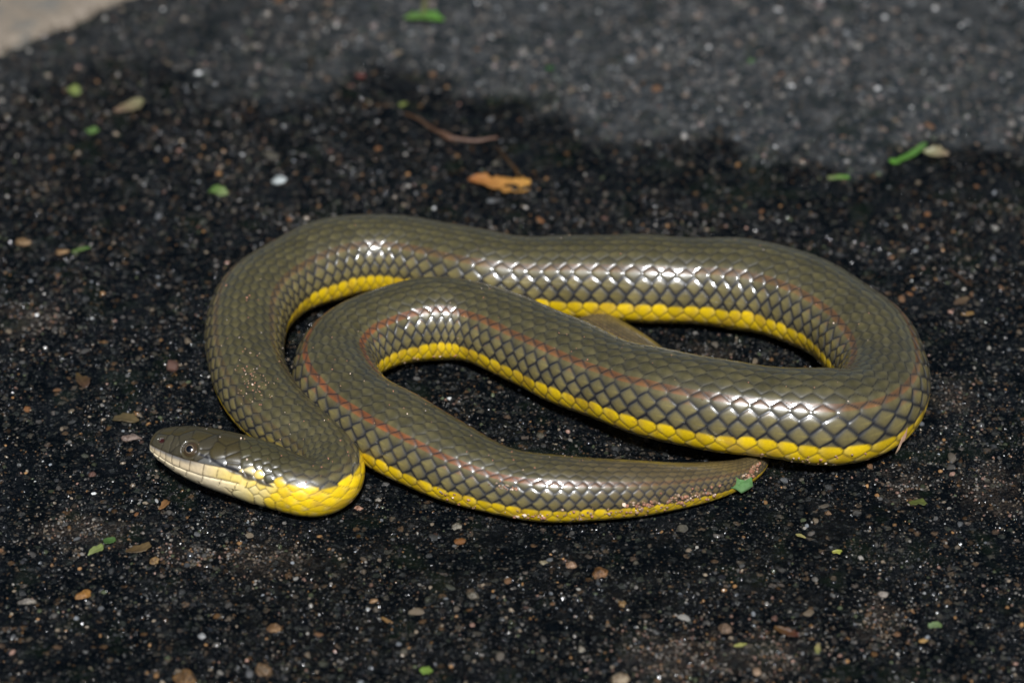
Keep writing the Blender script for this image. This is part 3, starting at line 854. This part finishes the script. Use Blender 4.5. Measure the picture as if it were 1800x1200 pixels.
pebble(1094, 1060, 10, (0.22, 0.12, 0.04), (0.42, 0.27, 0.12), "honey coloured pebble with a tiny pale chip beside it", 205)
pebble(147, 1046, 14, (0.30, 0.13, 0.02), (0.46, 0.22, 0.05), "bright orange angular pebble on the dark gravel", 206, 1.15, 0.5, 0.6)
pebble(48, 1058, 14, (0.14, 0.12, 0.10), (0.32, 0.28, 0.23), "grey beige pebble near the bright orange one", 207, 1.1)
pebble(272, 986, 13, (0.16, 0.08, 0.02), (0.36, 0.22, 0.08), "mottled ochre pebble beside a brown leaf scrap", 208, 1.0, 0.8)
pebble(325, 1192, 24, (0.10, 0.05, 0.015), (0.28, 0.15, 0.05), "big orange brown rough stone near the tan pointed stone", 209, 1.0)
pebble(462, 1182, 20, (0.14, 0.09, 0.045), (0.28, 0.17, 0.09), "tan pointed stone among the gravel", 210, 1.0, 1.2)
pebble(1087, 1196, 20, (0.24, 0.17, 0.10), (0.42, 0.33, 0.22), "large smooth tan stone with a tiny cream chip beside it", 211, 1.2)
pebble(480, 1102, 12, (0.14, 0.07, 0.03), (0.28, 0.16, 0.07), "rusty stone next to the whitish grey pebble", 212, 1.15, -0.5)
pebble(803, 925, 11, (0.13, 0.115, 0.085), (0.27, 0.24, 0.18), "rough grey tan pebble close to the snake's yellow flank", 213)
pebble(665, 878, 7, (0.22, 0.19, 0.15), (0.36, 0.32, 0.27), "little beige pebble by the bend of the neck", 214)
pebble(632, 891, 8, (0.36, 0.17, 0.10), (0.5, 0.28, 0.19), "shiny salmon pebble under the bend of the neck", 215, 1.3)
pebble(656, 1055, 9, (0.28, 0.15, 0.06), (0.42, 0.26, 0.14), "small amber pebble on open black gravel", 216, 1.2)
pebble(1551, 1046, 11, (0.2, 0.16, 0.13), (0.36, 0.31, 0.26), "pale taupe pebble with an orange chip beside it", 217, 1.2)
pebble(1275, 1106, 14, (0.13, 0.08, 0.045), (0.27, 0.18, 0.12), "brown grainy pebble near a red brown leaf", 218, 1.2)
pebble(1330, 1180, 11, (0.3, 0.19, 0.11), (0.45, 0.31, 0.2), "peach coloured pebble near the yellow crescent leaf sliver", 219, 1.2)
pebble(228, 770, 16, (0.2, 0.13, 0.10), (0.36, 0.27, 0.22), "crumbly pink beige stone in front of the snake's snout", 220, 1.5, 0.0, 0.45)
pebble(832, 1049, 12, (0.09, 0.075, 0.05), (0.24, 0.21, 0.16), "brown grey rough pebble on open wet gravel", 221)
pebble(1022, 1142, 10, (0.2, 0.17, 0.12), (0.36, 0.32, 0.25), "long beige pebble in the sparkling gravel", 222, 1.3, -0.7)
pebble(1455, 903, 9, (0.16, 0.09, 0.04), (0.3, 0.18, 0.1), "brown speckled pebble near a yellow leaf sliver", 223)
pebble(355, 850 + 265, 8, (0.3, 0.3, 0.3), (0.45, 0.45, 0.44), "whitish grey pebble between rust and tan stones", 224)
pebble(1078, 75 + 1117, 5, (0.3, 0.24, 0.16), (0.45, 0.38, 0.28), "tiny cream chip on the smooth tan stone's side", 225)
pebble(42, 428, 15, (0.2, 0.12, 0.05), (0.34, 0.21, 0.1), "tan stone lying near the orange tan stone and green shred", 226, 1.2)
pebble(110, 444, 11, (0.24, 0.13, 0.05), (0.38, 0.23, 0.1), "orange tan stone next to a thin green leaf shred", 227, 1.2)

# ------------------------------------------------------------------ leaves and litter
def leaf(name, label, cat, u, v, outline, col, col2=None, z=1.5, curl=0.15, tilt=(0, 0), nx_=14, thick=1.2, vein=0.5, group=None, seed=0, base_z=None, gap_rot=0.0):
    """outline: half widths along the length, in picture pixels on the ground: [(t along, left, right)], axis from (u,v) along angle"""
    L, ang, prof_ = outline
    k = PXAT(u, v); q = P(u, v)
    r_ = np.random.default_rng(seed + 900)
    ts = np.linspace(0, 1, nx_); ws = np.linspace(-1, 1, 11)
    tt = [p[0] for p in prof_]; lf = [p[1] for p in prof_]; rt = [p[2] for p in prof_]
    Vv, Cc = [], []
    dull = lambda q: (np.array(q) * 0.72 + np.mean(q) * np.array([0.30, 0.27, 0.2])) * 0.6
    c1 = dull(col); c2 = dull(col2 if col2 is not None else col)
    for t in ts:
        a = np.interp(t, tt, lf); b_ = np.interp(t, tt, rt)
        a *= 1 + r_.normal() * 0.16; b_ *= 1 + r_.normal() * 0.16
        for wv in ws:
            y = wv * (b_ if wv > 0 else a)
            zz = z + curl * y * y / max(1, max(a, b_)) + tilt[0] * (t - 0.5) * L + tilt[1] * y + 0.04 * L * math.sin(t * 5 + seed) + abs(wv) ** 0.5 * 0.6
            Vv.append(((t - 0.5) * L, y, max(zz, 0.3)))
            vn = math.exp(-(wv / 0.12) ** 2) * vein
            cc = c1 * (1 - t) + c2 * t
            cc = cc * (1 + 0.25 * (fbm(np.array([t * 7.0 + seed]), np.array([wv * 3.0]), seed)[0] - 0.5) * 2)
            Cc.append(cc * (1 + vn))
    m = len(ws); F = []
    for i in range(nx_ - 1):
        for j in range(m - 1): F.append((i * m + j, (i + 1) * m + j, (i + 1) * m + j + 1, i * m + j + 1))
    Vv = np.array(Vv) * k
    me = mesh_from(name, Vv, F, True, np.clip(np.array(Cc), 0, 1))
    zb = float(gz_at([q[0]], [q[1]])[0]) if base_z is None else base_z
    o = add_obj(name, me, M_LEAF, None, (q[0], q[1], zb))
    o.rotation_euler = (0, 0, ang)
    md = o.modifiers.new("thickness", 'SOLIDIFY'); md.thickness = thick * k; md.offset = 0
    tag(o, label, cat, group or ("leaf litter on the ground" if cat == "leaf" else None))
    return o
oval = [(0, 0.5, 0.5), (0.12, 4, 4), (0.35, 8, 8), (0.6, 8.5, 8), (0.85, 5, 5), (1, 0.5, 0.5)]
def sc_(p, s): return [(t, a * s, b * s) for t, a, b in p]
leaf("fallen_leaf", "curled orange fallen leaf lying behind the snake's far coil", "leaf", 878, 326, (112, math.radians(-10), [(0, 3, 3), (0.15, 14, 14), (0.4, 26, 20), (0.75, 34, 24), (0.93, 28, 20), (1, 6, 6)]), (0.42, 0.12, 0.012), (0.80, 0.36, 0.006), 3, 0.4, (0, 0), 20, 1.5, 0.2, seed=1)
leaf("fallen_leaf", "small green leaf blade arching over the edge of the grey layer", "leaf", 1598, 275, (92, math.radians(42), [(0, 7, 7), (0.1, 11, 9), (0.2, 6, 6), (0.6, 7, 7), (0.9, 6, 6), (1, 2, 2)]), (0.10, 0.36, 0.01), (0.08, 0.22, 0.04), 6, 0.2, (0.05, 0), 16, 1.4, 0.2, seed=2)
leaf("seed_husk", "pale straw seed husk beside the arching green leaf blade", "husk", 1645, 273, (46, math.radians(-20), sc_(oval, 1.5)), (0.32, 0.34, 0.16), (0.30, 0.20, 0.12), 5, 0.5, (0, 0.15), 12, 1.6, 0.2, seed=3)
leaf("leaf_scrap", "tiny bright green leaf scrap on the dark edge near the arching blade", "leaf", 1474, 314, (38, 0.0, [(0, 5, 5), (0.5, 6, 6), (1, 5, 5)]), (0.24, 0.30, 0.10), (0.12, 0.42, 0.01), 3, 0.1, (0, 0), 8, 1.2, 0.1, seed=4)
leaf("seedling", "curved green seedling leaves on the grey dry ground", "seedling", 745, 47, (72, math.radians(-8), [(0, 2, 2), (0.2, 12, 12), (0.5, 16, 15), (0.8, 14, 14), (1, 3, 3)]), (0.12, 0.26, 0.05), (0.10, 0.34, 0.02), 6, 0.3, (0, 0), 14, 1.5, 0.2, seed=5)
leaf("leaf_scrap", "torn green leaf scrap beside the white pebble", "leaf", 385, 340, (34, math.radians(-25), [(0, 8, 8), (0.4, 12, 14), (0.8, 10, 10), (1, 3, 3)]), (0.10, 0.26, 0.02), (0.25, 0.34, 0.12), 3, 0.2, (0, 0.1), 10, 1.2, 0.2, seed=6)
leaf("leaf_scrap", "yellow green leaf scrap near the pale paving", "leaf", 131, 163, (28, math.radians(-50), [(0, 7, 7), (0.5, 11, 11), (1, 6, 6)]), (0.26, 0.34, 0.06), (0.2, 0.28, 0.06), 4, 0.2, (0, 0.2), 8, 1.3, 0.1, seed=7)
leaf("fallen_leaf", "crumpled tan leaf near the pale paving", "leaf", 228, 192, (56, math.radians(35), [(0, 3, 3), (0.3, 14, 10), (0.7, 17, 14), (1, 4, 4)]), (0.24, 0.14, 0.09), (0.26, 0.25, 0.11), 5, 0.3, (0.1, 0.1), 12, 1.4, 0.2, seed=8)
leaf("leaf_scrap", "small green scrap beside the crumpled tan leaf", "leaf", 163, 232, (20, 0.6, [(0, 8, 8), (0.5, 9, 9), (1, 7, 7)]), (0.12, 0.26, 0.05), None, 3, 0.1, (0, 0.1), 8, 1.2, 0.1, seed=9)
leaf("leaf_scrap", "thin green leaf shred by the orange tan stone", "leaf", 143, 443, (34, math.radians(15), [(0, 2, 2), (0.5, 5, 5), (1, 2, 2)]), (0.12, 0.20, 0.03), (0.10, 0.24, 0.03), 3, 0.2, (0, 0), 8, 1.0, 0.1, seed=10)
leaf("withered_sprig", "withered amber leaf sprig lying alone on dark gravel", "sprig", 143, 667, (52, math.radians(-65), [(0, 2, 2), (0.3, 6, 3), (0.6, 12, 9), (0.85, 9, 14), (1, 3, 3)]), (0.14, 0.085, 0.015), (0.08, 0.035, 0.02), 4, 0.4, (0, 0.15), 14, 1.3, 0.3, seed=11)
leaf("fallen_leaf", "olive brown leaf with ragged edge near the snake's snout", "leaf", 222, 738, (46, math.radians(-8), [(0, 6, 4), (0.25, 12, 10), (0.5, 10, 16), (0.8, 12, 12), (1, 2, 2)]), (0.12, 0.085, 0.03), (0.16, 0.11, 0.04), 2.5, 0.1, (0, 0), 14, 1.2, 0.3, seed=12)
leaf("fallen_leaf", "pointed pale green leaf lying on a patch of sand", "leaf", 168, 968, (36, math.radians(50), [(0, 1, 1), (0.35, 7, 7), (0.7, 9, 8), (1, 3, 3)]), (0.30, 0.36, 0.10), (0.20, 0.28, 0.05), 3.5, 0.2, (0.1, 0.1), 12, 1.1, 0.4, seed=13)
leaf("leaf_scrap", "small dark green scrap touching the pointed pale leaf", "leaf", 193, 953, (22, math.radians(20), [(0, 5, 5), (0.5, 9, 8), (1, 4, 4)]), (0.05, 0.14, 0.02), (0.07, 0.18, 0.03), 3, 0.2, (0, 0.1), 8, 1.1, 0.2, seed=14)
leaf("fallen_leaf", "flat brown leaf scrap beside the mottled ochre pebble", "leaf", 243, 966, (46, math.radians(25), [(0, 2, 2), (0.4, 8, 10), (0.75, 14, 10), (1, 6, 6)]), (0.10, 0.055, 0.015), (0.18, 0.11, 0.035), 2.5, 0.1, (0, 0), 12, 1.2, 0.2, seed=15)
leaf("bark_chip", "orange bark chip lying on the ground near the snake's jaw", "bark chip", 288, 891, (26, math.radians(55), [(0, 2, 2), (0.4, 5, 5), (0.8, 6, 6), (1, 4, 4)]), (0.34, 0.14, 0.025), (0.24, 0.10, 0.02), 3.5, 0.3, (0, 0), 8, 2.5, 0.1, seed=16)
leaf("leaf_scrap", "slender yellow leaf sliver on the gravel", "leaf", 1407, 946, (20, math.radians(-35), [(0, 1, 1), (0.4, 5, 5), (1, 1, 1)]), (0.45, 0.40, 0.12), (0.4, 0.34, 0.08), 2.5, 0.2, (0, 0), 8, 1.0, 0.2, seed=17)
leaf("leaf_scrap", "rounded lime yellow leaf bit on the gravel", "leaf", 1471, 971, (18, math.radians(10), [(0, 3, 1), (0.5, 9, 2), (1, 3, 1)]), (0.48, 0.46, 0.03), (0.36, 0.40, 0.02), 3, 0.2, (0, 0.3), 8, 1.0, 0.1, seed=18)
leaf("leaf_scrap", "notched olive green leaf bit near the snake's right bend", "leaf", 1612, 885, (30, math.radians(20), [(0, 5, 5), (0.5, 9, 5), (0.8, 14, 8), (1, 13, 8)]), (0.10, 0.13, 0.015), (0.13, 0.16, 0.02), 2.5, 0.1, (0, 0), 10, 1.0, 0.2, seed=19)
leaf("fallen_leaf", "glossy red brown folded leaf on the gravel", "leaf", 1382, 1112, (46, math.radians(-25), [(0, 3, 3), (0.3, 13, 7), (0.7, 10, 9), (1, 3, 3)]), (0.16, 0.075, 0.012), (0.085, 0.015, 0.008), 4, 0.5, (0, 0.1), 14, 1.4, 0.2, seed=20)
leaf("leaf_scrap", "yellow crescent leaf sliver near the brown grainy pebble", "leaf", 1301, 1136, (24, math.radians(15), [(0, 1, 1), (0.5, 4, 6), (1, 1, 1)]), (0.44, 0.44, 0.08), (0.36, 0.36, 0.06), 2.5, 0.2, (0, 0), 8, 1.0, 0.2, seed=21)
leaf("leaf_scrap", "upright yellow green leaf bit near the red brown leaf", "leaf", 1438, 1142, (24, math.radians(80), [(0, 2, 3), (0.5, 5, 7), (1, 2, 2)]), (0.24, 0.28, 0.05), (0.36, 0.26, 0.10), 3, 0.3, (0.1, 0), 8, 1.0, 0.2, seed=22)
leaf("leaf_scrap", "mint green leaf scrap beside an orange seed", "leaf", 1643, 1103, (24, math.radians(-10), [(0, 7, 6), (0.4, 6, 9), (1, 3, 6)]), (0.22, 0.36, 0.15), (0.14, 0.24, 0.06), 2.5, 0.15, (0, 0), 8, 1.0, 0.1, seed=23)
leaf("seed", "flat orange seed on the wet gravel", "seed", 1623, 1128, (17, math.radians(10), [(0, 1, 1), (0.2, 4, 4), (0.6, 5, 5), (1, 1, 1)]), (0.55, 0.28, 0.05), (0.5, 0.3, 0.08), 4, -0.25, (0, 0), 8, 2.0, 0.1, seed=24)
leaf("leaf_scrap", "vivid green leaf scrap alone on the sparkling gravel", "leaf", 749, 1181, (20, math.radians(40), [(0, 6, 6), (0.4, 10, 8), (1, 7, 5)]), (0.18, 0.34, 0.02), (0.22, 0.38, 0.03), 3, 0.1, (0, 0.2), 8, 1.0, 0.1, seed=25)
leaf("bark_chip", "amber bark splinter among grey stones", "bark chip", 680, 1091, (24, math.radians(-35), [(0, 2, 2), (0.5, 4, 4), (1, 2, 2)]), (0.34, 0.17, 0.03), (0.28, 0.13, 0.03), 3, 0.3, (0, 0), 8, 2.0, 0.1, seed=26)
leaf("fallen_leaf", "dull brown leaf beside an orange brown chip", "leaf", 1690, 532, (36, math.radians(40), [(0, 3, 3), (0.5, 9, 9), (1, 3, 3)]), (0.12, 0.07, 0.04), (0.16, 0.10, 0.05), 2.5, 0.2, (0, 0), 10, 1.2, 0.2, seed=27)
leaf("bark_chip", "orange brown chip beside the dull brown leaf", "bark chip", 1700, 556, (22, 0.1, [(0, 2, 2), (0.5, 5, 5), (1, 3, 3)]), (0.26, 0.13, 0.02), (0.3, 0.16, 0.03), 2.5, 0.2, (0, 0), 8, 1.5, 0.1, seed=28)
leaf("leaf_scrap", "tiny dark green fleck on the grey dry ground", "leaf", 967, 134, (15, 0.4, [(0, 6, 6), (0.5, 8, 8), (1, 5, 5)]), (0.03, 0.12, 0.03), None, 4, 0.1, (0, 0), 6, 1.0, 0.1, seed=29)
leaf("leaf_scrap", "tiny leaf green fleck between grey stones of the dry ground", "leaf", 1320, 121, (15, 1.2, [(0, 3, 3), (0.5, 6, 6), (1, 3, 3)]), (0.08, 0.22, 0.05), None, 4, 0.1, (0, 0), 6, 1.0, 0.1, seed=30)
leaf("berry_skin", "small dull red berry skin at the wet patch's edge", "berry", 634, 136, (16, 0.2, [(0, 4, 4), (0.5, 8, 8), (1, 4, 4)]), (0.22, 0.05, 0.045), None, 5, -0.3, (0, 0), 8, 2.0, 0.0, seed=31)
leaf("bud", "small yellow green bud at the end of the brown twig", "bud", 709, 188, (18, 1.0, [(0, 3, 3), (0.5, 7, 7), (1, 3, 3)]), (0.22, 0.28, 0.04), None, 4, 0.1, (0, 0), 6, 1.5, 0.1, seed=32)

def tube_mesh(name, path, radii, cols, sides=8):
    path = np.array(path, float); n = len(path)
    Tn = np.gradient(path, axis=0); Tn /= np.linalg.norm(Tn, axis=1)[:, None]
    Sd = np.cross(Tn, [0, 0, 1.0]); Sd /= np.linalg.norm(Sd, axis=1)[:, None] + 1e-9
    Up = np.cross(Sd, Tn); V_, C_, F_ = [], [], []
    for i in range(n):
        for j in range(sides):
            a = 2 * math.pi * j / sides; rr = radii[i] * (1 + 0.12 * random.uniform(-1, 1))
            V_.append(path[i] + (Sd[i] * math.cos(a) + Up[i] * math.sin(a)) * rr); C_.append(cols[i])
    for i in range(n - 1):
        for j in range(sides): F_.append((i * sides + j, (i + 1) * sides + j, (i + 1) * sides + (j + 1) % sides, i * sides + (j + 1) % sides))
    return mesh_from(name, V_, F_, True, np.array(C_))
def twig(name, label, pts_, radii, c1, c2, cat="twig", n=30, lift=2.0):
    pts_ = np.array(pts_, float); t = np.linspace(0, 1, len(pts_)); q = np.linspace(0, 1, n)
    uu = np.interp(q, t, pts_[:, 0]); vv = np.interp(q, t, pts_[:, 1]); rr = np.interp(q, np.linspace(0, 1, len(radii)), radii)
    k = np.array([1, 2, 4, 2, 1]) / 10.0
    uu[2:-2] = np.convolve(uu, k, 'valid'); vv[2:-2] = np.convolve(vv, k, 'valid')
    path = [P(a, b) for a, b in zip(uu, vv)]
    z = gz_at([p[0] for p in path], [p[1] for p in path])
    z = np.convolve(np.concatenate([z[:1]] * 4 + [z] + [z[-1:]] * 4), np.ones(9) / 9, 'valid')
    kk = [PXAT(a, b) for a, b in zip(uu, vv)]
    path = [np.array([p[0], p[1], z[i] + (rr[i] * 0.8 + lift * math.sin(i * 0.4) ** 2) * kk[i]]) for i, p in enumerate(path)]
    cols = [np.array(c1) * (1 - a) + np.array(c2) * a for a in q]
    o = add_obj(name, tube_mesh(name, path, [a * b for a, b in zip(rr, kk)], cols), M_LEAF)
    return tag(o, label, cat)
twig("twig", "crooked reddish brown twig lying beyond the orange leaf", [(712, 200), (740, 215), (765, 232), (788, 246), (800, 249), (840, 251), (874, 246)], [2, 2.6, 3, 6.5, 3.5, 3, 2], (0.07, 0.038, 0.02), (0.12, 0.066, 0.045))
twig("leaf_stalk", "dark thin stalk reaching to the orange leaf", [(872, 258), (885, 275), (905, 300), (915, 315)], [2, 2.5, 2.5], (0.03, 0.02, 0.012), (0.08, 0.04, 0.012), "stalk")
twig("twig", "thin dark twig on black ground near the dull brown leaf", [(1668, 476), (1690, 490), (1708, 505)], [1.5, 2, 1.5], (0.05, 0.03, 0.02), (0.06, 0.035, 0.02))
twig("leaf_stalk", "short brown stalk rising behind the green seedling leaves", [(748, -10), (747, 20), (745, 45)], [4, 5, 6], (0.08, 0.06, 0.03), (0.12, 0.13, 0.05), "stalk")

# leaf stuck at the tail, and a dry sliver on the flank: both lie against the skin
def stuck_leaf(name, label, cat, outline_px, depth_px, c1, c2, fold, seed):
    """outline given around its middle; stands just off the skin, facing outwards from it"""
    (cu, cv) = depth_px
    d = np.where(facing, np.hypot(vu - cu, vv_ - cv), 1e9); near = np.where(d < 7)[0]
    k_ = near[np.argmin(vw[near])]
    p = VF[k_]; n_ = -FWD * 0.75 + NV.reshape(-1, 3)[k_] * 0.55; n_ /= np.linalg.norm(n_)
    xa = np.cross([0, 0, 1.0], n_); xa /= np.linalg.norm(xa); ya = np.cross(n_, xa)
    kpx = vw[k_] / FPX
    ring = np.array(outline_px, float) - np.array([cu, cv])
    Vv = []; Cc = []; F = []
    m = len(ring)
    fr = [0.0, 0.35, 0.7, 1.0]
    for f_ in fr:
        for (a, b_) in ring:
            x, y = a * f_, -b_ * f_
            zz = fold * (x * x - y * y) / 20.0 + 0.8 * math.sin(x * 0.3 + seed)
            Vv.append(p + (xa * x + ya * y / max(0.5, float(np.dot(ya, UPV))) + n_ * (3.0 + zz)) * kpx)
            t = np.clip(0.5 - y / 30, 0, 1)
            Cc.append(np.array(c1) * (1 - t) + np.array(c2) * t)
    for i in range(len(fr) - 1):
        for j in range(m): F.append((i * m + j, i * m + (j + 1) % m, (i + 1) * m + (j + 1) % m, (i + 1) * m + j))
    me = mesh_from(name, Vv, F, True, np.array(Cc))
    o = add_obj(name, me, M_LEAF)
    md = o.modifiers.new("thickness", 'SOLIDIFY'); md.thickness = 0.8 * kpx; md.offset = 0
    return tag(o, label, cat)
stuck_leaf("leaf_scrap", "wet green torn leaf clinging to the snake's tail end", "leaf", [(1276, 853), (1285, 846), (1295, 838), (1303, 846), (1314, 850), (1326, 846), (1326, 862), (1318, 868), (1305, 872), (1296, 863), (1286, 858)], (1303, 855), (0.05, 0.14, 0.03), (0.13, 0.24, 0.10), 0.14, 1)
stuck_leaf("plant_fibre", "dry pinkish plant sliver stuck to the snake's yellow flank", "sliver", [(1599, 757), (1597, 770), (1594, 779), (1587, 783), (1582, 793), (1577, 801), (1574, 801), (1580, 788), (1586, 775), (1592, 768)], (1588, 778), (0.30, 0.16, 0.11), (0.34, 0.24, 0.16), 0.1, 3)
bpy.context.view_layer.update()
